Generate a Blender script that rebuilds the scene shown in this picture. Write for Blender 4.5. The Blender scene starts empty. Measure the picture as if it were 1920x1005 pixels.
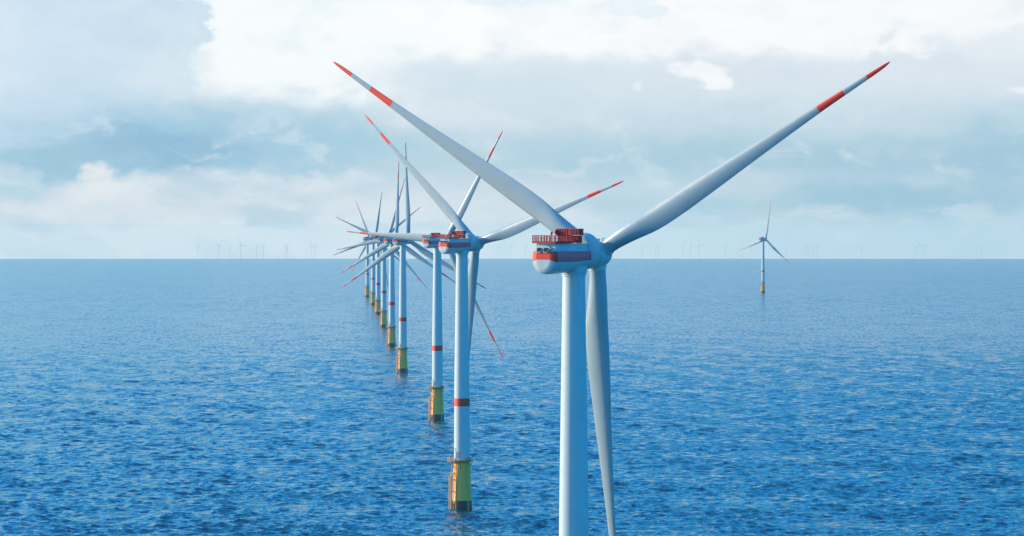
import bpy, math, random
import numpy as np
from mathutils import Vector, Matrix

# ------------------------------------------------------------------ camera, sky, sun
C = bpy.context.scene.collection
SC = bpy.context.scene
EYE = 107.1                    # camera height over the sea
R_EARTH = 7.097e6              # effective radius of the sea surface
rad = math.radians

cam_d = bpy.data.cameras.new('camera')
cam = bpy.data.objects.new('camera', cam_d)
C.objects.link(cam)
cam_d.sensor_width = 36.0
cam_d.lens = 7900.0 / 1920.0 * 36.0
cam_d.clip_start = 1.0
cam_d.clip_end = 200000.0
cam.location = (0, 0, EYE)
cam.rotation_euler = (rad(90 - 0.4417), 0, 0)
SC.camera = cam

SUN_AZ = -74.0                 # degrees clockwise from the viewing direction
SUN_EL = 17.0
SUN_E = 5.0
SUN_COL = (1.0, 0.77, 0.56)

SC.view_settings.view_transform = 'Standard'
SC.view_settings.look = 'None'
EXPO = 0.32
SC.view_settings.exposure = EXPO
SC.view_settings.gamma = 1.0
SC.view_settings.use_curve_mapping = False
SC.cycles.use_denoising = True
SC.cycles.denoising_prefilter = 'ACCURATE'
SC.cycles.max_bounces = 6
SC.cycles.volume_bounces = 0


class G:
    """small arithmetic helper over a node tree"""
    def __init__(self, tree):
        self.t = tree
        self.n = tree.nodes
        self.l = tree.links

    def put(self, sock, v):
        if isinstance(v, bpy.types.NodeSocket):
            self.l.new(v, sock)
        else:
            sock.default_value = v

    def m(self, op, a, b=0.0, c=None, clamp=False):
        x = self.n.new('ShaderNodeMath')
        x.operation = op
        x.use_clamp = clamp
        self.put(x.inputs[0], a)
        self.put(x.inputs[1], b)
        if c is not None:
            self.put(x.inputs[2], c)
        return x.outputs[0]

    def mixc(self, f, a, b, blend='MIX'):
        x = self.n.new('ShaderNodeMix')
        x.data_type = 'RGBA'
        x.blend_type = blend
        x.clamp_factor = True
        self.put(x.inputs[0], f)
        self.put(x.inputs[6], a)
        self.put(x.inputs[7], b)
        return x.outputs[2]

    def smooth(self, v, lo, hi, a=0.0, b=1.0):
        x = self.n.new('ShaderNodeMapRange')
        x.interpolation_type = 'SMOOTHSTEP'
        self.put(x.inputs[0], v)
        for i, q in enumerate((lo, hi, a, b)):
            self.put(x.inputs[1 + i], q)
        return x.outputs[0]

    def xyz(self, x, y, z=0.0):
        c = self.n.new('ShaderNodeCombineXYZ')
        for i, q in enumerate((x, y, z)):
            self.put(c.inputs[i], q)
        return c.outputs[0]

    def sep(self, v):
        s = self.n.new('ShaderNodeSeparateXYZ')
        self.l.new(v, s.inputs[0])
        return s.outputs

    def noise(self, vec, scale=1.0, detail=4.0, rough=0.5, dist=0.0, out=0):
        x = self.n.new('ShaderNodeTexNoise')
        self.l.new(vec, x.inputs['Vector'])
        x.inputs['Scale'].default_value = scale
        x.inputs['Detail'].default_value = detail
        x.inputs['Roughness'].default_value = rough
        x.inputs['Distortion'].default_value = dist
        return x.outputs[out]


def s2l(c):
    r = []
    for v in c[:3]:
        v = v / 255.0
        r.append(v / 12.92 if v <= 0.04045 else ((v + 0.055) / 1.055) ** 2.4)
    return r


SKY_GAIN = 0.10                # world strength
SKY_K = 2.0 ** -EXPO


def build_world():
    w = bpy.data.worlds.new('World')
    SC.world = w
    w.use_nodes = True
    t = w.node_tree
    t.nodes.clear()
    g = G(t)
    out = t.nodes.new('ShaderNodeOutputWorld')
    bg = t.nodes.new('ShaderNodeBackground')
    bg.inputs[1].default_value = SKY_GAIN
    t.links.new(bg.outputs[0], out.inputs[0])
    sky = t.nodes.new('ShaderNodeTexSky')
    sky.sky_type = 'NISHITA'
    sky.sun_disc = False
    sky.sun_elevation = rad(SUN_EL)
    sky.sun_rotation = rad(SUN_AZ)
    sky.air_density = 1.0
    sky.dust_density = 0.4
    sky.ozone_density = 3.0
    tc = t.nodes.new('ShaderNodeTexCoord')
    x, y, z = g.sep(tc.outputs['Generated'])
    az = g.m('ARCTAN2', x, y)                       # radians, 0 = ahead
    el = g.m('ARCSINE', z)
    P = g.m('MULTIPLY', az, 7.9)                    # thousandths-of-7.9 rad units: -0.96..0.96 in view
    Q = g.m('MULTIPLY', el, 7.9)                    # 0 at eye level, 0.44 at the top of the view

    def col(c, k=1.0):
        return tuple(v * k * SKY_K / SKY_GAIN for v in s2l(c)) + (1.0,)

    # cloud coordinates with warps
    pq = g.xyz(P, g.m('MULTIPLY', Q, 1.7), 0.0)
    warp = g.noise(pq, 3.2, 3.0, 0.55, 0.0, 1)
    n1 = g.noise(pq, 9.0, 6.0, 0.55, 0.25)
    n2 = g.noise(pq, 22.0, 5.0, 0.6, 0.0)
    warp2 = g.noise(pq, 13.0, 4.0, 0.6, 0.0, 1)
    wx, wy, wz = g.sep(warp)
    vx, vy, vz = g.sep(warp2)
    Pw = g.m('ADD', P, g.m('MULTIPLY', g.m('SUBTRACT', wx, 0.5), 0.16))
    Qw = g.m('ADD', Q, g.m('MULTIPLY', g.m('SUBTRACT', wy, 0.5), 0.07))
    Pw = g.m('ADD', Pw, g.m('MULTIPLY', g.m('SUBTRACT', vx, 0.5), 0.075))
    Qw = g.m('ADD', Qw, g.m('MULTIPLY', g.m('SUBTRACT', vy, 0.5), 0.045))
    nn = g.m('SUBTRACT', g.m('ADD', g.m('MULTIPLY', n1, 0.65), g.m('MULTIPLY', n2, 0.35)), 0.5)

    # vertical profile of the pale sky behind the clouds
    prof = t.nodes.new('ShaderNodeValToRGB')
    g.l.new(g.m('DIVIDE', Qw, 0.46, clamp=True), prof.inputs[0])
    cr = prof.color_ramp
    stops = [(0.0, (250, 250, 250)), (0.10, (226, 233, 238)), (0.28, (200, 219, 230)), (0.42, (200, 220, 231)),
             (0.55, (214, 228, 237)), (0.70, (225, 235, 242)), (0.84, (236, 242, 247)), (1.0, (246, 252, 254))]
    while len(cr.elements) < len(stops):
        cr.elements.new(0.5)
    for e, (p, c) in zip(cr.elements, stops):
        e.position = p
        e.color = s2l(c) + [1.0]
    sc = t.nodes.new('ShaderNodeVectorMath')
    sc.operation = 'SCALE'
    g.l.new(prof.outputs[0], sc.inputs[0])
    sc.inputs[3].default_value = SKY_K / SKY_GAIN
    cur = sc.outputs[0]
    # right half of the low sky is bluer than the left
    f = g.m('MULTIPLY', g.smooth(P, -0.35, 0.8), g.smooth(Q, 0.30, 0.10))
    cur = g.mixc(g.m('MULTIPLY', f, 0.75), cur, col((190, 216, 228)))
    f = g.m('MULTIPLY', g.smooth(P, -0.1, -0.55), g.smooth(Qw, 0.10, 0.045))
    cur = g.mixc(g.m('MULTIPLY', f, 0.8), cur, col((252, 250, 248)))

    def blob(cx, cy, sx, sy, color, k=1.0, soft=0.5, amp=1.0, floor=None):
        """cx, cy in view units of a 1920-wide window, y downward from its top"""
        nonlocal cur
        a = g.m('DIVIDE', g.m('SUBTRACT', Pw, (cx - 960) / 1000.0), sx / 1000.0)
        b = g.m('DIVIDE', g.m('SUBTRACT', Qw, (441.6 - cy) / 1000.0), sy / 1000.0)
        r = g.m('SQRT', g.m('ADD', g.m('MULTIPLY', a, a), g.m('MULTIPLY', b, b)))
        v = g.m('ADD', g.m('SUBTRACT', 1.0, r), g.m('MULTIPLY', nn, amp * 2.0))
        msk = g.smooth(v, -soft, soft)
        if floor is not None:      # a flat base: fades out below this height
            q = (441.6 - floor) / 1000.0
            msk = g.m('MULTIPLY', msk, g.smooth(Qw, q - 0.012, q + 0.022))
        cur = g.mixc(g.m('MULTIPLY', msk, k), cur, col(color))

    # soft blue-grey bands
    blob(560, 275, 260, 60, (166, 206, 225), 0.9, 0.9, 0.8)
    blob(1180, 300, 230, 34, (170, 206, 224), 0.85, 0.8, 0.8)
    blob(1580, 295, 260, 34, (166, 201, 219), 0.9, 0.8, 0.8)
    blob(1660, 370, 260, 34, (156, 196, 216), 0.9, 0.7, 0.9)
    blob(1320, 392, 80, 30, (164, 205, 224), 0.7, 0.6, 0.9)
    blob(1880, 300, 110, 70, (158, 198, 218), 0.8, 0.8, 0.8)
    blob(1150, 380, 60, 20, (186, 212, 226), 0.6, 0.6, 0.9)
    blob(1430, 345, 70, 26, (198, 216, 228), 0.8, 0.45, 1.3)
    blob(1600, 410, 90, 14, (190, 211, 224), 0.7, 0.5, 1.3)
    blob(1390, 405, 60, 16, (193, 212, 225), 0.7, 0.5, 1.3)
    # bright upper white
    blob(560, 60, 260, 150, (249, 254, 255), 1.0, 0.35, 0.9)
    blob(1000, 48, 330, 62, (253, 254, 255), 1.0, 0.35, 1.0)
    blob(1400, 30, 330, 66, (252, 253, 255), 1.0, 0.4, 1.1)
    blob(1760, 22, 260, 50, (250, 252, 254), 0.9, 0.5, 1.1)
    blob(860, 225, 170, 30, (232, 238, 244), 0.5, 0.8, 0.8)
    blob(800, 140, 110, 26, (217, 231, 242), 0.7, 0.8, 0.9)
    blob(1100, 160, 330, 40, (214, 229, 238), 0.8, 0.8, 0.8)
    blob(1560, 130, 240, 26, (218, 229, 240), 0.8, 0.8, 0.8)
    # gaps of clear sky at the very top
    blob(930, 2, 110, 16, (228, 244, 250), 0.8, 0.35, 1.2)
    blob(1165, 4, 60, 24, (228, 242, 249), 0.6, 0.35, 1.6)
    blob(1225, 24, 28, 14, (226, 241, 249), 0.6, 0.3, 1.6)
    # brilliant small cloud pieces
    blob(1690, 70, 60, 34, (253, 254, 255), 0.9, 0.45, 2.4)
    blob(1285, 138, 40, 15, (250, 252, 255), 0.85, 0.5, 2.2)
    blob(1322, 158, 34, 12, (252, 253, 255), 0.9, 0.45, 2.0)
    blob(1886, 62, 20, 14, (252, 253, 255), 0.85, 0.4, 2.0)
    blob(1905, 170, 34, 9, (240, 246, 250), 0.8, 0.3, 1.2)
    blob(1190, 158, 12, 7, (240, 244, 250), 0.7, 0.4, 1.0)
    # the big cumulus on the left and its grey base
    blob(95, 120, 285, 215, (202, 224, 240), 1.0, 0.07, 0.5)
    blob(60, 60, 190, 90, (218, 233, 247), 0.6, 0.9, 0.6)
    blob(330, 150, 50, 80, (220, 234, 243), 0.7, 0.6, 0.8)
    blob(330, 262, 300, 60, (168, 205, 226), 1.0, 0.55, 0.8)
    blob(300, 285, 170, 42, (148, 190, 216), 1.0, 0.5, 0.8)
    blob(90, 300, 120, 30, (158, 198, 219), 0.95, 0.45, 0.8)
    blob(20, 355, 60, 25, (172, 210, 226), 0.7, 0.7, 0.8)
    # lower left: sunlit cream puffs over grey undersides
    blob(420, 360, 190, 40, (204, 221, 232), 0.85, 0.5, 0.9)
    blob(170, 395, 330, 30, (224, 229, 236), 0.8, 0.5, 0.9)
    blob(520, 405, 90, 18, (191, 214, 228), 0.8, 0.4, 1.0)
    blob(178, 318, 34, 18, (242, 241, 241), 0.9, 0.6, 2.4, 338)
    blob(225, 352, 90, 22, (236, 239, 241), 0.9, 0.7, 2.6, 388)
    blob(112, 392, 60, 16, (238, 239, 241), 0.85, 0.6, 2.4)
    blob(212, 410, 40, 12, (238, 239, 241), 0.8, 0.35, 1.2)
    blob(560, 340, 96, 20, (230, 235, 241), 0.8, 0.7, 2.8)
    blob(655, 388, 60, 20, (222, 230, 237), 0.7, 0.4, 1.3)
    # drifting wisps: pale tatters and thin grey undersides
    pw = g.xyz(Pw, g.m('MULTIPLY', Qw, 2.6), 3.7)
    w1 = g.noise(pw, 7.0, 8.0, 0.62, 0.6)
    w2 = g.noise(pw, 4.0, 8.0, 0.60, 0.5)
    zone = g.smooth(Q, 0.30, 0.16)
    cur = g.mixc(g.m('MULTIPLY', g.smooth(w1, 0.53, 0.68), g.m('MULTIPLY_ADD', zone, 0.28, 0.10)), cur, col((238, 241, 245)))
    cur = g.mixc(g.m('MULTIPLY', g.smooth(w2, 0.50, 0.68), g.m('MULTIPLY_ADD', zone, 0.25, 0.10)), cur, col((172, 207, 225)))
    # faint mottling everywhere
    cur = g.mixc(g.m('MULTIPLY', g.smooth(n1, 0.5, 0.72), 0.16), cur, col((242, 246, 250)))
    cur = g.mixc(g.m('MULTIPLY', g.smooth(n1, 0.5, 0.28), 0.16), cur, col((180, 210, 226)))

    # the rest of the sky: unseen, blue deepened to tint shaded sides, with added clouds, paler on the sunward side and near the sea
    blue = g.mixc(1.0, sky.outputs[0], (0.20, 1.95, 3.1, 1), 'MULTIPLY')
    dirv = tc.outputs['Generated']
    big = g.noise(dirv, 2.2, 5.0, 0.55)
    # added unseen sheet ahead, pale left and deep right for the sea to reflect, that thins out higher up and away from the view
    ahead = g.m('MULTIPLY', g.smooth(g.m('ABSOLUTE', az), 1.5, 0.5), 1.0)
    sheet = g.m('MULTIPLY', ahead, g.smooth(el, 0.34, 0.08))
    sheet = g.m('MULTIPLY', sheet, g.smooth(big, 0.30, 0.60, 0.45, 1.0))
    gen = g.mixc(g.m('MULTIPLY', sheet, 0.9), blue, g.mixc(g.smooth(az, -0.30, 0.12), col((170, 235, 238)), col((2, 108, 150))))
    # added warm glow round the sun, out of view, to warm the lit sides
    sunv = (math.sin(rad(SUN_AZ)) * math.cos(rad(SUN_EL)), math.cos(rad(SUN_AZ)) * math.cos(rad(SUN_EL)), math.sin(rad(SUN_EL)))
    dt = t.nodes.new('ShaderNodeVectorMath')
    dt.operation = 'DOT_PRODUCT'
    t.links.new(dirv, dt.inputs[0])
    dt.inputs[1].default_value = sunv
    glow = g.m('MULTIPLY', g.smooth(dt.outputs['Value'], 0.55, 0.98), g.smooth(big, 0.25, 0.6, 0.6, 1.0))
    gen = g.mixc(g.m('MULTIPLY', glow, 0.6), gen, col((255, 243, 222), 1.15))
    low = g.m('MULTIPLY', g.smooth(el, 0.22, 0.02), 0.75)
    gen = g.mixc(low, gen, g.mixc(g.smooth(az, -0.30, 0.15), col((225, 255, 246)), col((10, 150, 180))))
    inview = g.m('MULTIPLY', g.smooth(g.m('ABSOLUTE', az), 0.55, 0.22), g.smooth(el, 0.082, 0.060))
    fin = g.mixc(inview, gen, cur)
    t.links.new(fin, bg.inputs[0])


build_world()

sd = bpy.data.lights.new('sun', 'SUN')
sd.energy = SUN_E
sd.color = SUN_COL
sd.angle = rad(0.6)
sun = bpy.data.objects.new('sun', sd)
C.objects.link(sun)
_s = Vector((math.sin(rad(SUN_AZ)) * math.cos(rad(SUN_EL)), math.cos(rad(SUN_AZ)) * math.cos(rad(SUN_EL)), math.sin(rad(SUN_EL))))
sun.rotation_euler = _s.to_track_quat('Z', 'Y').to_euler()
sun.location = (-300, 0, 400)


# ------------------------------------------------------------------ materials
def material(name):
    m = bpy.data.materials.new(name)
    m.use_nodes = True
    t = m.node_tree
    return m, t, t.nodes['Principled BSDF'], G(t)


def paint(name, c, rough=0.4, dirt=0.12, dirt_col=(0.30, 0.24, 0.16), streak=True, spec=0.5):
    m, t, b, g = material(name)
    tc = t.nodes.new('ShaderNodeTexCoord')
    mp = t.nodes.new('ShaderNodeMapping')
    t.links.new(tc.outputs['Object'], mp.inputs[0])
    mp.inputs['Scale'].default_value = (1.0, 1.0, 0.07 if streak else 1.0)
    n = g.noise(mp.outputs[0], 1.3, 5.0, 0.6)
    n2 = g.noise(tc.outputs['Object'], 0.35, 3.0, 0.5)
    cc = g.mixc(g.m('MULTIPLY', g.smooth(n, 0.48, 0.80), dirt), tuple(c) + (1,), tuple(dirt_col) + (1,))
    dark = tuple(v * 0.88 for v in c) + (1,)
    cc = g.mixc(g.m('MULTIPLY', g.smooth(n2, 0.45, 0.75), 0.5), cc, dark)
    t.links.new(cc, b.inputs['Base Color'])
    t.links.new(g.smooth(n, 0.3, 0.8, rough - 0.05, rough + 0.12), b.inputs['Roughness'])
    b.inputs['Specular IOR Level'].default_value = spec
    return m


M = {}
M['white'] = paint('white_paint', (0.47, 0.60, 0.59), 0.42, 0.22)
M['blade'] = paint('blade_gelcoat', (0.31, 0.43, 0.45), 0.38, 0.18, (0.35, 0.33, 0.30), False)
M['red'] = paint('signal_red', (0.80, 0.045, 0.018), 0.45, 0.10, (0.22, 0.03, 0.03))
M['darkred'] = paint('dark_red', (0.42, 0.012, 0.014), 0.5, 0.2, (0.10, 0.02, 0.02))
M['yellow'] = paint('safety_yellow', (1.0, 0.48, 0.09), 0.5, 0.2, (0.34, 0.13, 0.03))
M['worn'] = paint('worn_yellow_steel', (0.80, 0.42, 0.10), 0.6, 0.9, (0.36, 0.15, 0.06))
M['black'] = paint('waterline_black', (0.012, 0.013, 0.016), 0.35, 0.5, (0.03, 0.04, 0.03))
M['coolerred'] = paint('deep_red', (0.38, 0.008, 0.014), 0.5, 0.2, (0.08, 0.02, 0.02))
M['shadered'] = paint('shade_side_red', (0.95, 0.10, 0.16), 0.4, 0.1, (0.5, 0.1, 0.15), spec=0.7)  # same red, pinker: skylit shade of the side band put into the colour
M['pale'] = paint('pale_grey_paint', (0.74, 0.78, 0.80), 0.5, 0.0)
M['rust'] = paint('rusty_steel', (0.30, 0.13, 0.06), 0.7, 0.5, (0.12, 0.06, 0.03))
M['grating'] = paint('platform_grating', (0.30, 0.20, 0.08), 0.7, 0.5, (0.10, 0.06, 0.04))
M['dark'] = paint('dark_port', (0.008, 0.008, 0.012), 0.3, 0.0)
M['steel'] = paint('grey_steel', (0.28, 0.30, 0.32), 0.45, 0.3)


# ------------------------------------------------------------------ mesh helpers
class MB:
    def __init__(self):
        self.v = []
        self.f = []
        self.mi = []
        self.sm = []

    def face(self, ids, mi=0, smooth=False):
        self.f.append(tuple(ids))
        self.mi.append(mi)
        self.sm.append(smooth)

    def box(self, c, s, mi=0, rz=0.0, tilt=None):
        cx, cy, cz = c
        hx, hy, hz = s[0] / 2, s[1] / 2, s[2] / 2
        o = len(self.v)
        R = Matrix.Rotation(rz, 3, 'Z')
        if tilt is not None:
            R = R @ tilt
        for dz in (-hz, hz):
            for dx, dy in ((-hx, -hy), (hx, -hy), (hx, hy), (-hx, hy)):
                self.v.append(tuple(Vector((cx, cy, cz)) + R @ Vector((dx, dy, dz))))
        for q in ((0, 3, 2, 1), (4, 5, 6, 7), (0, 1, 5, 4), (1, 2, 6, 5), (2, 3, 7, 6), (3, 0, 4, 7)):
            self.face([o + i for i in q], mi)

    def tube(self, a, b, r, n=8, mi=0, r2=None):
        a = Vector(a)
        b = Vector(b)
        d = (b - a).normalized()
        u = d.orthogonal().normalized()
        w = d.cross(u)
        o = len(self.v)
        r2 = r if r2 is None else r2
        for p, rr in ((a, r), (b, r2)):
            for k in range(n):
                t = 2 * math.pi * k / n
                self.v.append(tuple(p + u * math.cos(t) * rr + w * math.sin(t) * rr))
        for k in range(n):
            self.face((o + k, o + (k + 1) % n, o + n + (k + 1) % n, o + n + k), mi, True)
        self.face([o + k for k in range(n)][::-1], mi)
        self.face([o + n + k for k in range(n)], mi)

    def lathe(self, prof, n=48, axis='Z', centre=(0, 0, 0), mi=0, mis=None, caps=True):
        """prof: (radius, height) pairs along the axis"""
        o = len(self.v)
        cx, cy, cz = centre
        for r, h in prof:
            for k in range(n):
                t = 2 * math.pi * k / n
                a, b = r * math.cos(t), r * math.sin(t)
                if axis == 'Z':
                    self.v.append((cx + a, cy + b, cz + h))
                else:                                      # along Y
                    self.v.append((cx + b, cy + h, cz + a))
        for i in range(len(prof) - 1):
            for k in range(n):
                k2 = (k + 1) % n
                self.face((o + i * n + k, o + i * n + k2, o + (i + 1) * n + k2, o + (i + 1) * n + k), mis[i] if mis else mi, True)
        if caps:
            self.face([o + k for k in range(n)][::-1], mis[0] if mis else mi)
            self.face([o + (len(prof) - 1) * n + k for k in range(n)], mis[-1] if mis else mi)

    def rings(self, rings, mif=None, close_ends=True, mi=0):
        o = len(self.v)
        n = len(rings[0])
        for r in rings:
            self.v.extend([tuple(p) for p in r])
        for i in range(len(rings) - 1):
            for k in range(n):
                k2 = (k + 1) % n
                self.face((o + i * n + k, o + i * n + k2, o + (i + 1) * n + k2, o + (i + 1) * n + k), mif(i, k) if mif else mi, True)
        if close_ends:
            self.face([o + k for k in range(n)][::-1], mif(0, 0) if mif else mi)
            self.face([o + (len(rings) - 1) * n + k for k in range(n)], mif(len(rings) - 2, 0) if mif else mi)

    def mesh(self, name, mats, sharp=40):
        me = bpy.data.meshes.new(name)
        me.from_pydata(self.v, [], self.f)
        for m in mats:
            me.materials.append(m)
        me.polygons.foreach_set('material_index', self.mi)
        me.polygons.foreach_set('use_smooth', self.sm)
        me.update()
        if sharp:
            me.set_sharp_from_angle(angle=rad(sharp))
        import bmesh
        bm = bmesh.new()
        bm.from_mesh(me)
        bmesh.ops.recalc_face_normals(bm, faces=bm.faces)
        bm.to_mesh(me)
        bm.free()
        return me

    def build(self, name, mats, parent=None, loc=(0, 0, 0), sharp=40):
        o = bpy.data.objects.new(name, self.mesh(name, mats, sharp))
        C.objects.link(o)
        o.location = loc
        if parent:
            o.parent = parent
        return o


def tag(o, label, cat, group=None):
    o['label'] = label
    o['category'] = cat
    if group:
        o['group'] = group
    return o


# ------------------------------------------------------------------ the wind turbine
HUB_Z = 104.2
OVERHANG = 8.5
TILT = rad(6)
R_TIP = 77.0


def tower_radius(z):
    pts = [(19.4, 3.12), (48, 2.98), (62, 2.8), (80, 2.55), (101, 2.25)]
    for (a, ra), (b, rb) in zip(pts, pts[1:]):
        if z <= b:
            return ra + (rb - ra) * (z - a) / (b - a)
    return pts[-1][1]


def make_blade_mesh():
    mb = MB()
    npt = 36
    chord_k = [(2.4, 3.3), (5, 3.35), (9, 3.9), (14, 4.7), (18, 5.0), (24, 4.75), (32, 4.0), (42, 3.0), (52, 2.1), (60, 1.5), (68, 1.12), (73, .88), (75.5, .66), (76.6, .36), (77.0, .10)]
    thick_k = [(2.4, 1.0), (5, .98), (9, .72), (14, .48), (18, .38), (24, .31), (32, .26), (42, .22), (52, .20), (77, .18)]
    twist_k = [(2.4, 17), (9, 17), (18, 13), (30, 8.5), (45, 4.5), (60, 1.5), (77, -1)]

    def ip(tab, x):
        for (a, va), (b, vb) in zip(tab, tab[1:]):
            if x <= b:
                u = max(0, (x - a) / (b - a))
                return va + (vb - va) * u
        return tab[-1][1]
    rs = [2.4, 3.2, 4, 5, 6, 7.2, 8.5, 10, 11.5, 13, 14.5, 16, 18, 20, 22, 24, 26.5, 29, 32, 35, 38, 41, 44, 47, 50, 53, 56, 58.75, 59.0, 60, 62, 64, 65.5, 65.75, 67.5, 69.5, 70.95, 71.2, 72.5, 73.7, 74.7, 75.5, 76.1, 76.6, 76.85, 77.0]

    def smooth_ip(tab, x):
        return (ip(tab, x - 1.2) + 2 * ip(tab, x) + ip(tab, x + 1.2)) / 4 if 6 < x < 72 else ip(tab, x)
    rings = []
    for r in rs:
        c = smooth_ip(chord_k, r)
        tk = smooth_ip(thick_k, r)
        tw = rad(smooth_ip(twist_k, r))
        circ = 1 - min(1, max(0, (r - 4) / 12.0))
        circ = circ * circ * (3 - 2 * circ)
        ring = []
        for k in range(npt):
            t = 2 * math.pi * k / npt
            # airfoil: u 0 = leading edge, 1 = trailing edge
            u = 0.5 * (1 - math.cos(t))
            yt = 5 * tk * (0.2969 * math.sqrt(u) - 0.1260 * u - 0.3516 * u * u + 0.2843 * u ** 3 - 0.1015 * u ** 4)
            camber = 0.035 * 4 * u * (1 - u)
            sgn = 1 if t <= math.pi else -1
            ax = (u - 0.34)
            ay = (sgn * yt - camber) if True else 0
            bx = -0.5 * math.cos(t)
            by = 0.5 * math.sin(t)
            x = (ax * (1 - circ) + bx * circ) * c
            yy = (ay * (1 - circ) + by * circ * 1.0) * c
            # chord along X (leading edge at -X), twist turns the leading edge upwind (+Y)
            X = x * math.cos(tw) + yy * math.sin(tw)
            Y = -x * math.sin(tw) + yy * math.cos(tw)
            pre = 3.6 * (r / 77.0) ** 1.7
            ring.append((X, Y + pre, r))
        rings.append(ring)
    red = [(59.0, 65.5), (71.2, 78)]

    def mif(i, k):
        a = (rs[i] + rs[i + 1]) / 2
        return 1 if any(lo < a < hi for lo, hi in red) else 0
    mb.rings(rings, mif)
    me = mb.mesh('blade', [M['blade'], M['red']], 50)
    return me


def make_turbine():
    root = bpy.data.objects.new('wind_turbine', None)
    C.objects.link(root)
    root.empty_display_size = 5
    # --- tower
    mb = MB()
    zs = [19.4, 25, 32, 40.5, 43.6, 48, 55, 62, 70, 80, 90, 101.0]
    prof = [(tower_radius(z), z) for z in zs]
    mb.lathe(prof, 56, mis=[0] * 11)
    for z in (39.0, 60.5, 81.0):
        mb.lathe([(tower_radius(z) + 0.05, z - .09), (tower_radius(z) + .05, z + .09)], 56, caps=False)
    mb.lathe([(2.42, 99.6), (2.42, 100.6)], 56)
    tower = mb.build('tower', [M['white']], root)
    mb = MB()
    mb.lathe([(tower_radius(40.5) + .035, 40.5), (tower_radius(43.6) + .035, 43.6)], 56)
    mb.build('painted_band', [M['red']], tower)
    mb = MB()                                             # entrance door over the platform
    mb.box((-1.6, -2.75, 21.6), (1.1, .35, 2.3), 0, rz=rad(-30))
    mb.build('door', [M['steel']], tower)
    # --- foundation piece
    mb = MB()
    mb.lathe([(3.80, 3.6), (3.72, 5.0), (3.55, 9), (3.35, 14), (3.22, 18.0), (3.22, 18.9), (3.05, 19.3)], 56)
    base = mb.build('foundation', [M['yellow']], root)
    mb = MB()
    mb.lathe([(4.05, -12.0), (4.0, 0), (3.92, 3.3), (3.83, 3.66)], 56)
    mb.build('splash_zone', [M['black']], base)
    # boat landing: two fender tubes with struts, on the sunward side
    mb = MB()
    d = Vector((-0.94, -0.34, 0))
    e = Vector((0.34, -0.94, 0))
    for s in (-1, 1):
        p = d * 4.9 + e * (0.85 * s)
        mb.tube(p + Vector((0, 0, -2)), p + Vector((0, 0, 13.0)), .24, 10)
        mb.tube(p + Vector((0, 0, 13.0)), d * 3.2 + e * (.6 * s) + Vector((0, 0, 14.6)), .22, 10)
        for z in (2, 7.0, 11.6):
            mb.tube(p + Vector((0, 0, z)), d * 3.2 + e * (.6 * s) + Vector((0, 0, z + .4)), .17, 8)
    mb.build('boat_landing', [M['worn']], base)
    mb = MB()
    for s in (-1, 1):
        p = d * 4.25 + e * (0.3 * s)
        mb.tube(p + Vector((0, 0, -1)), p + Vector((0, 0, 18.6)), .07, 6)
    for i in range(48):
        z = .2 + i * .38
        mb.tube(d * 4.25 - e * .3 + Vector((0, 0, z)), d * 4.25 + e * .3 + Vector((0, 0, z)), .035, 5)
    mb.build('ladder', [M['worn']], base)
    mb = MB()
    for k in (0.9, 2.2):
        q = Vector((math.cos(k), -math.sin(k), 0))
        mb.tube(q * 4.15 + Vector((0, 0, -8)), q * 3.55 + Vector((0, 0, 18)), .2, 8)
    mb.build('cable_tube', [M['yellow']], base)
    # --- platform
    mb = MB()
    ncor = 16
    cx = -0.75
    ring_o = [(cx + 5.1 * math.cos(2 * math.pi * k / ncor), -0.1 + 5.0 * math.sin(2 * math.pi * k / ncor)) for k in range(ncor)]
    lo = [(x, y, 18.95) for x, y in ring_o]
    hi = [(x, y, 19.35) for x, y in ring_o]
    mb.rings([lo, hi])
    for k in range(0, ncor, 2):
        x, y = ring_o[k]
        mb.tube((x * .97, y * .97, 19.0), (x * .62, y * .62, 16.2), .14, 6)
    plat = mb.build('platform', [M['grating']], root)
    for f in plat.data.polygons:
        f.use_smooth = False
    mb = MB()
    for k in range(ncor):
        x, y = ring_o[k]
        x2, y2 = ring_o[(k + 1) % ncor]
        mb.tube((x, y, 19.3), (x, y, 20.5), .045, 6)
        for z in (19.75, 20.1, 20.5):
            mb.tube((x, y, z), (x2, y2, z), .035, 5)
    mb.build('railing', [M['yellow']], plat)
    mb = MB()
    mb.tube((-4.7, -1.4, 19.3), (-4.7, -1.4, 22.0), .2, 8)
    mb.tube((-4.7, -1.4, 22.0), (-2.9, -1.8, 24.3), .13, 8)
    mb.tube((-2.9, -1.8, 24.3), (-2.9, -1.8, 22.9), .03, 5)
    mb.box((-4.6, -1.35, 20.2), (.5, .5, .9))
    mb.build('davit_crane', [M['steel']], plat)
    mb = MB()
    mb.box((2.9, -2.9, 20.0), (1.3, 1.0, 1.2), 0, rz=.6)
    mb.build('equipment_locker', [M['steel']], plat)
    # --- nacelle; its +Y axis points to the rotor
    half = [(0, 2.0), (1.2, 2.0), (2.05, 2.0), (2.22, 1.85), (2.3, .80), (2.62, .62), (2.80, .42), (2.92, -.5), (2.85, -1.75),
            (2.72, -2.2), (2.42, -2.85), (1.95, -3.4), (1.35, -3.8), (.7, -4.03), (0, -4.1)]
    sec = half + [(-x, z) for x, z in half[-2:0:-1]]

    def section(y, kx=1.0, kz=1.0, kb=1.0):
        # kb lifts the lower half, kx and kz shrink about the middle of the section
        r = []
        for x, z in sec:
            if z < -.5:
                z = -.5 + (z + .5) * kb
            low = z < .6
            r.append((x * (kx if low else 1 - (1 - kx) * .4), y, -.8 + (z + .8) * (kz if low else 1 - (1 - kz) * .2)))
        return r
    mb = MB()
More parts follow.
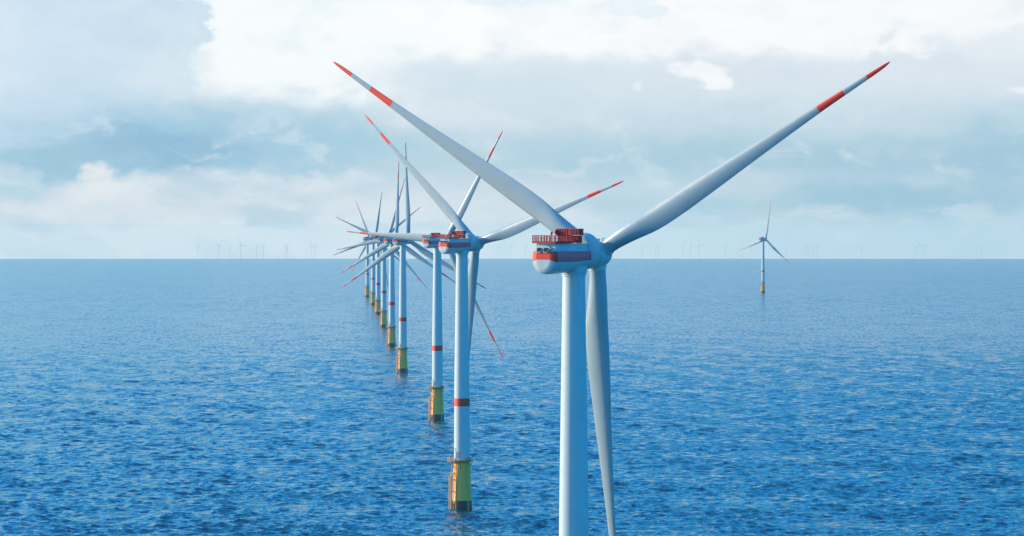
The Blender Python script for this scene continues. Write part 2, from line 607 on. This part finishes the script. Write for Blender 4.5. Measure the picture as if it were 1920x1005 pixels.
    prof = [(-11.15, .55, .62, 1.0), (-11.05, .80, .84, 1.0), (-10.85, .93, .945, 1.0), (-10.55, .985, .99, 1.0), (-10.2, 1, 1, 1.0),
            (-8.5, 1, 1, 1.0), (-6.5, 1, 1, .985), (-4.5, 1, 1, .96), (-3.0, 1, 1, .92), (-1.5, 1, 1, .87), (0, 1, 1, .81), (1.2, 1, 1, .75), (2.4, 1, 1, .70)]
    rings = []
    for y, kx, kz, kb in prof:
        ring = []
        for x, z in sec:
            up = z > .6
            if z < -.5:
                z = -.5 + (z + .5) * kb
            if up:                      # the upper hull is cut square at the back
                ring.append((x, max(y, -10.2) - (0.02 * (-10.2 - y) if y < -10.2 else 0), z))
            else:
                ring.append((x * kx, y, .6 + (z - .6) * (1 - (1 - kz) * .55)))
        rings.append(ring)
    nsec = len(sec)

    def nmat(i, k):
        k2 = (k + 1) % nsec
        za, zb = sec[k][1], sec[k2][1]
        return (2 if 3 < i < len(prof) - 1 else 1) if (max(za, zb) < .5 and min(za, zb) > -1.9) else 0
    mb.rings(rings, nmat, close_ends=False)
    last = (len(rings) - 1) * nsec
    for k in range(nsec // 2):           # back and front closed in level strips so the band runs across
        ids = [k, k + 1, (nsec - k - 1) % nsec, (nsec - k) % nsec]
        ids = list(dict.fromkeys(ids))
        mb.face(ids, nmat(0, k), True)
        mb.face([last + q for q in ids], nmat(0, k))
    nac = mb.build('nacelle', [M['white'], M['red'], M['shadered']], root, (0, 0, HUB_Z), 28)
    # rear end plate: the lower dome is closed with three bands of its own
    mb = MB()
    mb.lathe([(2.42, -4.35), (2.55, -4.0), (2.7, -3.2), (2.75, -2.6)], 40)
    mb.build('yaw_collar', [M['white']], nac)
    # generator ring
    mb = MB()
    mb.lathe([(2.6, 1.7), (3.05, 1.8), (3.45, 2.1), (3.66, 2.5), (3.70, 2.9), (3.70, 4.3), (3.64, 4.6), (3.45, 4.85), (3.05, 5.0), (2.9, 5.15), (2.9, 5.7)], 64, axis='Y')
    gen = mb.build('generator', [M['white']], nac)
    gen.rotation_euler = (TILT, 0, 0)
    # twin round outlets with white hoods on the back
    mb = MB()
    for s in (-1, 1):
        x = .80 * s - .15
        mb.lathe([(.40, -11.42), (.40, -10.35)], 20, axis='Y', centre=(x, 0, .74), mi=0)
        for q in (-1, 1):
            mb.box((x + .46 * q, -10.85, .52), (.09, .98, .56), 1)
        mb.box((x, -10.86, .25), (1.01, 1.06, .12), 1)
    mb.build('exhaust_outlet', [M['dark'], M['white']], nac)
    mb = MB()                                              # white bulged hood above the outlets
    arc = []
    for i in range(13):
        t = math.pi * i / 12
        arc.append((-.15 + 1.75 * math.cos(t), .75 + .85 * math.sin(t)))
    a = [(x, -10.75, z) for x, z in arc]
    b = [(x, -10.1, z) for x, z in arc]
    mb.rings([a, b])
    mb.build('hood', [M['white']], nac)
    # helicopter hoist platform with red parapet
    mb = MB()
    mb.box((0, -7.75, 2.1), (5.5, 6.3, .16))
    hp = [(-2.7, -10.85), (2.7, -10.85), (2.7, -4.7), (-2.7, -4.7)]
    for (xa, ya), (xb, yb) in zip(hp, hp[1:] + hp[:1]):
        L = math.hypot(xb - xa, yb - ya)
        n = max(2, round(L / 1.05))
        ang = math.atan2(yb - ya, xb - xa)
        for i in range(n):
            u = i / n
            mb.box((xa + (xb - xa) * u, ya + (yb - ya) * u, 2.85), (.13, .13, 1.5), 0)
            for j in (.33, .66):
                uu = (i + j) / n
                mb.box((xa + (xb - xa) * uu, ya + (yb - ya) * uu, 2.85), (.05, .05, 1.35), 0)
        for z, h in ((2.30, .22), (2.95, .05), (3.56, .10)):
            mb.box(((xa + xb) / 2, (ya + yb) / 2, z), (L - .22, .1, h), 0, rz=ang)
    hoist = mb.build('hoist_platform', [M['darkred']], nac)
    # cooler across the roof
    mb = MB()
    mb.box((-.1, -1.3, 2.80), (5.0, 1.3, 1.5))
    mb.box((0, -1.5, 4.27), (5.35, 1.9, 1.32))
    for i in range(9):
        mb.box((-2.2 + i * .53, -1.98, 2.8), (.08, .10, 1.3))
        mb.box((-2.2 + i * .55, -2.48, 4.27), (.07, .09, 1.15))
    mb.box((-2.45, -2.6, 4.2), (.12, .9, .9))
    mb.build('roof_cooler', [M['coolerred']], nac)
    mb = MB()
    mb.tube((1.6, -3.9, 2.1), (1.6, -3.9, 5.0), .05, 6)
    mb.box((1.6, -3.9, 5.0), (.6, .07, .07))
    mb.tube((1.35, -3.9, 5.0), (1.35, -3.9, 5.35), .06, 6)
    mb.build('wind_sensor_mast', [M['red']], nac)
    mb = MB()  # small red post added to stand in for a sunlit side panel
    mb.tube((-3.0, -3.6, 2.0), (-3.0, -3.6, 3.75), .06, 6)
    mb.lathe([(.22, 0), (.26, .15), (.26, .42), (.15, .6)], 14, centre=(-3.0, -3.6, 3.7))
    mb.build('standin_red_post', [M['red']], nac)
    # --- rotor hub; +Y along the shaft
    mb = MB()
    mb.lathe([(2.85, -2.75), (2.98, -2.2), (3.02, -1.2), (2.98, 0), (2.86, 1.0), (2.55, 1.9), (2.05, 2.65), (1.4, 3.2), (.7, 3.5), (.02, 3.58)], 56, axis='Y')
    for k in range(3):
        th = 2 * math.pi * k / 3
        e = Vector((math.sin(th), 0, math.cos(th)))
        mb.tube(e * 1.6, e * 3.15, 1.86, 40)
        mb.tube(e * 3.15, e * 3.4, 1.74, 40)
    hub = mb.build('hub', [M['white']], root)
    bm_ = make_blade_mesh()
    blades = []
    for k in range(3):
        b = bpy.data.objects.new('blade', bm_)
        C.objects.link(b)
        b.parent = root
        blades.append(b)
    return root


def pose(root, yaw, ph):
    """turn nacelle, hub and blades of one turbine; yaw clockwise from +Y, ph = blade angle"""
    Rz = Matrix.Rotation(-yaw, 4, 'Z')
    n = Vector((math.sin(yaw), math.cos(yaw), 0))
    hubp = n * OVERHANG + Vector((0, 0, HUB_Z))
    Rt = Matrix.Rotation(TILT, 4, 'X')
    k = 0
    for ch in root.children:
        st = ch.name.split('.')[0]
        if st == 'nacelle':
            ch.rotation_euler = (0, 0, -yaw)
        elif st == 'hub':
            ch.matrix_local = Matrix.Translation(hubp) @ Rz @ Rt @ Matrix.Rotation(ph, 4, 'Y')
        elif st == 'blade':
            ch.matrix_local = Matrix.Translation(hubp) @ Rz @ Rt @ Matrix.Rotation(ph + k * 2 * math.pi / 3, 4, 'Y')
            k += 1


def copy_tree(o, parent=None):
    c = o.copy()
    C.objects.link(c)
    c.parent = parent
    for ch in list(o.children):
        copy_tree(ch, c)
    return c


def sag(x, y):
    return -(x * x + y * y) / (2 * R_EARTH)


#            X       Y     yaw  phase  dz   label
TURBINES = [
    (12.4, 845.0, 34, 61.3, -0.6, 'largest wind turbine, blades spread in a wide V, its base below the picture'),
    (-19.6, 1649.0, 40, 72, 0, 'second largest wind turbine, whose yellow base stands lowest in the picture'),
    (-43.4, 2449.0, 36, 34, 0, 'wind turbine just beyond the second largest, one blade lying flat to the left'),
    (-85.7, 3307.0, 30, 0, 0, 'wind turbine with one blade pointing straight up and cream blades low on both sides'),
    (-116.9, 4100.0, 30, 4, 0, 'fifth wind turbine of the row, its black waterline band and upright blue blade visible'),
    (-151.5, 4982.0, 30, 20, 0, 'sixth wind turbine of the row, between the fifth and the seventh bases'),
    (-186.5, 5864.0, 24, 54, 0, 'seventh wind turbine of the row, one dark blade reaching up to the right'),
    (-219.7, 6671.0, 16, 10, 0, 'eighth wind turbine of the row, second from its far end'),
    (-261.0, 7603.0, 32, 98, 0, 'farthest wind turbine of the row, smallest and palest, at its far left end'),
    (489.9, 8220.0, 40, 12, 0, 'solitary white wind turbine standing apart from the row, near the horizon'),
]
proto = make_turbine()
for i, (X, Y, yaw, ph, dz, lab) in enumerate(TURBINES):
    t_ = proto if i == 0 else None
    if t_ is None:
        t_ = copy_tree(proto)
    t_.location = (X, Y, sag(X, Y) + dz)
    if i < 9:
        tag(t_, lab, 'wind turbine', 'wind turbines standing in a row out to sea')
    else:
        tag(t_, lab, 'wind turbine')
    pose(t_, rad(yaw), rad(ph))


# ------------------------------------------------------------------ the distant wind farm on the horizon
def far_mesh(ph, yaw):
    mb = MB()
    mb.lathe([(1.5, -5), (1.4, 19), (1.25, 60), (1.0, 101)], 10)
    n = Vector((math.sin(yaw), math.cos(yaw), 0))
    mb.box((0, 0, 103.6), (3.8, 10.5, 3.8), 0, rz=-yaw)
    hubp = n * 8.5 + Vector((0, 0, HUB_Z))
    mb.lathe([(2.6, -2), (2.8, 0), (1.8, 2.4)], 10, axis='Z', centre=tuple(hubp))
    e1 = Vector((math.cos(yaw), -math.sin(yaw), 0))
    for k in range(3):
        t = ph + k * 2 * math.pi / 3
        e = e1 * math.sin(t) + Vector((0, 0, 1)) * math.cos(t)
        q = e1 * math.cos(t) - Vector((0, 0, 1)) * math.sin(t)
        rings = []
        for r, c in ((1.5, 1.6), (9, 2.0), (18, 2.6), (32, 1.7), (48, 1.0), (60, .3)):
            p = hubp + e * r
            rings.append([tuple(p + q * c * .6), tuple(p + n * c * .14), tuple(p - q * c * .4), tuple(p - n * c * .14)])
        mb.rings(rings)
    return mb.mesh('distant_wind_turbine', [M['pale']])


rng = random.Random(5)
far_meshes = [far_mesh(rad(a), rad(y)) for a, y in ((8, 34), (40, 30), (75, 38), (100, 28), (20, 36))]
FAR = [369.8, 410, 431.2, 451, 481, 493.8, 535.4, 538.8, 584.4, 590, 957, 985, 1157, 1204, 1229, 1234, 1280, 1295, 1310.6, 1360.5,
       1390.8, 1408, 1474, 1511.5, 1525, 1532.3, 1614, 1715, 1721.8, 1732, 1832, 1839.7]
NEARER = {410, 451, 493.8, 1310.6, 1295, 1360.5, 1525, 1721.8, 1732}
for i, px in enumerate(FAR):
    d = 30500 + rng.uniform(-900, 900) if px in NEARER else rng.uniform(34200, 36200)
    o = bpy.data.objects.new('distant_wind_turbine', far_meshes[i % 5])
    C.objects.link(o)
    X = (px - 960) / 7900.0 * d
    o.location = (X, d, sag(X, d))
    tag(o, 'tiny pale wind turbine of the distant farm, faint on the hazy horizon', 'wind turbine', 'faint wind turbines lined up along the horizon')


# ------------------------------------------------------------------ the sea
def build_sea():
    fine = np.radians(np.arange(-9.2, 9.2001, 0.0225))
    coarse = np.radians(np.concatenate([np.arange(9.5, 14, .5), np.arange(14, 346, 2.0), np.arange(346, 350.7, .5)]))
    ang = np.concatenate([fine, coarse])
    rr = [5.0]
    while rr[-1] < 1380:
        rr.append(rr[-1] * 1.05 + 3)
    rr[-1] = 1400.0
    while rr[-1] < 46000:
        r = rr[-1]
        rr.append(r + min(0.75 * (r / 1400.0) ** 2, 0.02 * r, 600))
    r = np.array(rr)
    nr, na = len(r), len(ang)
    A, Rr = np.meshgrid(ang, r)
    X = Rr * np.sin(A)
    Y = Rr * np.cos(A)
    Z = -(Rr ** 2) / (2 * R_EARTH)
    rs = np.random.default_rng(11)
    dr = np.gradient(r)[:, None]
    dx = np.where(np.abs(A) < 0.161, Rr * 0.0225 * math.pi / 180, 1e9)
    step = np.maximum(dr, dx)
    dX = np.zeros_like(X)
    dY = np.zeros_like(X)
    H = np.zeros_like(X)
    lost = np.zeros_like(X)
    wind = math.atan2(-0.8, -0.6)
    # wave groups: amplitude varies slowly over the surface
    grp = np.ones_like(X)
    for k in range(7):
        a = rs.uniform(0, 2 * math.pi)
        L = rs.uniform(60, 220)
        grp += 0.10 * np.sin((X * math.cos(a) + Y * math.sin(a)) * 2 * math.pi / L + rs.uniform(0, 6.28))
    grp = np.clip(grp, 0.3, 1.8)
    for k in range(90):
        L = 2.6 * (30 / 2.6) ** rs.uniform(0, 1)
        a = wind + rs.normal(0, 1.0)
        kk = 2 * math.pi / L
        amp = 0.0150 * L ** 0.50
        fade = np.clip((L / step - 2.2) / 2.5, 0, 1)
        lost += 0.5 * (kk * amp) ** 2 * (1 - fade)
        ph = kk * (X * math.cos(a) + Y * math.sin(a)) + rs.uniform(0, 6.28)
        s = np.sin(ph) * fade * amp * grp
        c = np.cos(ph) * fade * amp * grp
        H += c
        dX -= s * math.cos(a) * 1.1
        dY -= s * math.sin(a) * 1.1
    X = X + dX
    Y = Y + dY
    Z = Z + H
    co = np.stack([X, Y, Z], -1).reshape(-1, 3)
    i = np.arange(nr - 1)[:, None]
    j = np.arange(na)[None, :]
    j2 = (j + 1) % na
    quads = np.stack([i * na + j, i * na + j2, (i + 1) * na + j2, (i + 1) * na + j], -1).reshape(-1, 4)[:, ::-1]
    c0 = len(co)
    co = np.vstack([co, [[0, 0, 0]]])
    jj = np.arange(na)
    tris = np.stack([jj, np.full(na, c0), (jj + 1) % na], -1)
    # with the outward ring order above, faces look up
    nq, nt = len(quads), len(tris)
    me = bpy.data.meshes.new('sea')
    me.vertices.add(len(co))
    me.vertices.foreach_set('co', co.astype(np.float32).ravel())
    idx = np.concatenate([quads.ravel(), tris.ravel()]).astype(np.int32)
    me.loops.add(len(idx))
    me.loops.foreach_set('vertex_index', idx)
    me.polygons.add(nq + nt)
    st = np.concatenate([np.arange(nq) * 4, nq * 4 + np.arange(nt) * 3]).astype(np.int32)
    me.polygons.foreach_set('loop_start', st)
    me.polygons.foreach_set('use_smooth', np.ones(nq + nt, dtype=bool))
    me.update(calc_edges=True)
    at = me.attributes.new('ripple', 'FLOAT', 'POINT')     # share of the small ripples the mesh is too coarse to carry
    at.data.foreach_set('value', np.append(np.sqrt(lost).ravel(), 0.2).astype(np.float32))
    me.validate()
    print('sea', nr, na, len(co), 'normal z', me.polygons[nq // 2].normal.z, me.polygons[nq + 2].normal.z)
    o = bpy.data.objects.new('sea', me)
    C.objects.link(o)
    o['kind'] = 'structure'
    m, t, b, g = material('sea_water')
    tc = t.nodes.new('ShaderNodeTexCoord')
    P = tc.outputs['Object']

    def slope(scale, sy, detail, rough, k, rot=0.6):
        mp = t.nodes.new('ShaderNodeMapping')
        t.links.new(P, mp.inputs[0])
        mp.inputs['Rotation'].default_value = (0, 0, rot)
        mp.inputs['Scale'].default_value = (1.0, sy, 1.0)
        n = g.noise(mp.outputs[0], scale, detail, rough, 0.3, 1)
        v = t.nodes.new('ShaderNodeVectorMath')
        v.operation = 'MULTIPLY_ADD'
        t.links.new(n, v.inputs[0])
        v.inputs[1].default_value = (k, k, 0)
        v.inputs[2].default_value = (-.5 * k, -.5 * k, 0)
        return v.outputs[0]

    def add(a, bb):
        v = t.nodes.new('ShaderNodeVectorMath')
        v.operation = 'ADD'
        t.links.new(a, v.inputs[0])
        t.links.new(bb, v.inputs[1])
        return v.outputs[0]
    s = add(slope(0.035, 0.3, 3.0, 0.6, 0.26, 0.0), slope(0.23, 0.27, 3.0, 0.62, 0.90, 0.0))
    s = add(s, slope(0.5, 0.6, 4.0, 0.6, 0.6, -0.3))
    #0.14, 1.0, 2.0, 0.5, 0.42, 0.2), slope(0.5, 1.0, 4.0, 0.6, 0.85, -0.3))
    # broad patches where the wind roughens the water more or less
    mp = t.nodes.new('ShaderNodeMapping')
    t.links.new(P, mp.inputs[0])
    mp.inputs['Scale'].default_value = (1.0, 0.35, 1.0)
    patch = g.noise(mp.outputs[0], 0.0035, 4.0, 0.5, 0.6)
    pk = g.smooth(patch, 0.32, 0.68, 0.8, 1.2)
    v = t.nodes.new('ShaderNodeVectorMath')
    v.operation = 'SCALE'
    t.links.new(s, v.inputs[0])
    t.links.new(pk, v.inputs[3])
    geo = t.nodes.new('ShaderNodeNewGeometry')
    nv = t.nodes.new('ShaderNodeVectorMath')
    nv.operation = 'NORMALIZE'
    t.links.new(add(geo.outputs['Normal'], v.outputs[0]), nv.inputs[0])
    t.links.new(nv.outputs[0], b.inputs['Normal'])
    b.inputs['Base Color'].default_value = (0.0002, 0.082, 0.128, 1)
    ra = t.nodes.new('ShaderNodeAttribute')
    ra.attribute_name = 'ripple'
    al = g.m('MULTIPLY_ADD', ra.outputs['Fac'], 0.10, 0.003)
    t.links.new(g.m('SQRT', al, clamp=True), b.inputs['Roughness'])
    b.inputs['IOR'].default_value = 1.333
    me.materials.append(m)
    return o


build_sea()

# ------------------------------------------------------------------ haze: one closed box of even air
mb = MB()
mb.box((0, 0, (-200.0 + 215.0) / 2), (104000, 104000, 415.0))
me = mb.mesh('haze', [], 0)
hz = bpy.data.objects.new('haze', me)
C.objects.link(hz)
hz['kind'] = 'stuff'
hm = bpy.data.materials.new('haze_air')
hm.use_nodes = True
ht = hm.node_tree
ht.nodes.clear()
ho = ht.nodes.new('ShaderNodeOutputMaterial')
pv = ht.nodes.new('ShaderNodeVolumePrincipled')
pv.inputs['Color'].default_value = (0.66, 0.97, 0.93, 1)
pv.inputs['Density'].default_value = 1.6e-5
pv.inputs['Anisotropy'].default_value = 0.0
ht.links.new(pv.outputs[0], ho.inputs['Volume'])
me.materials.append(hm)
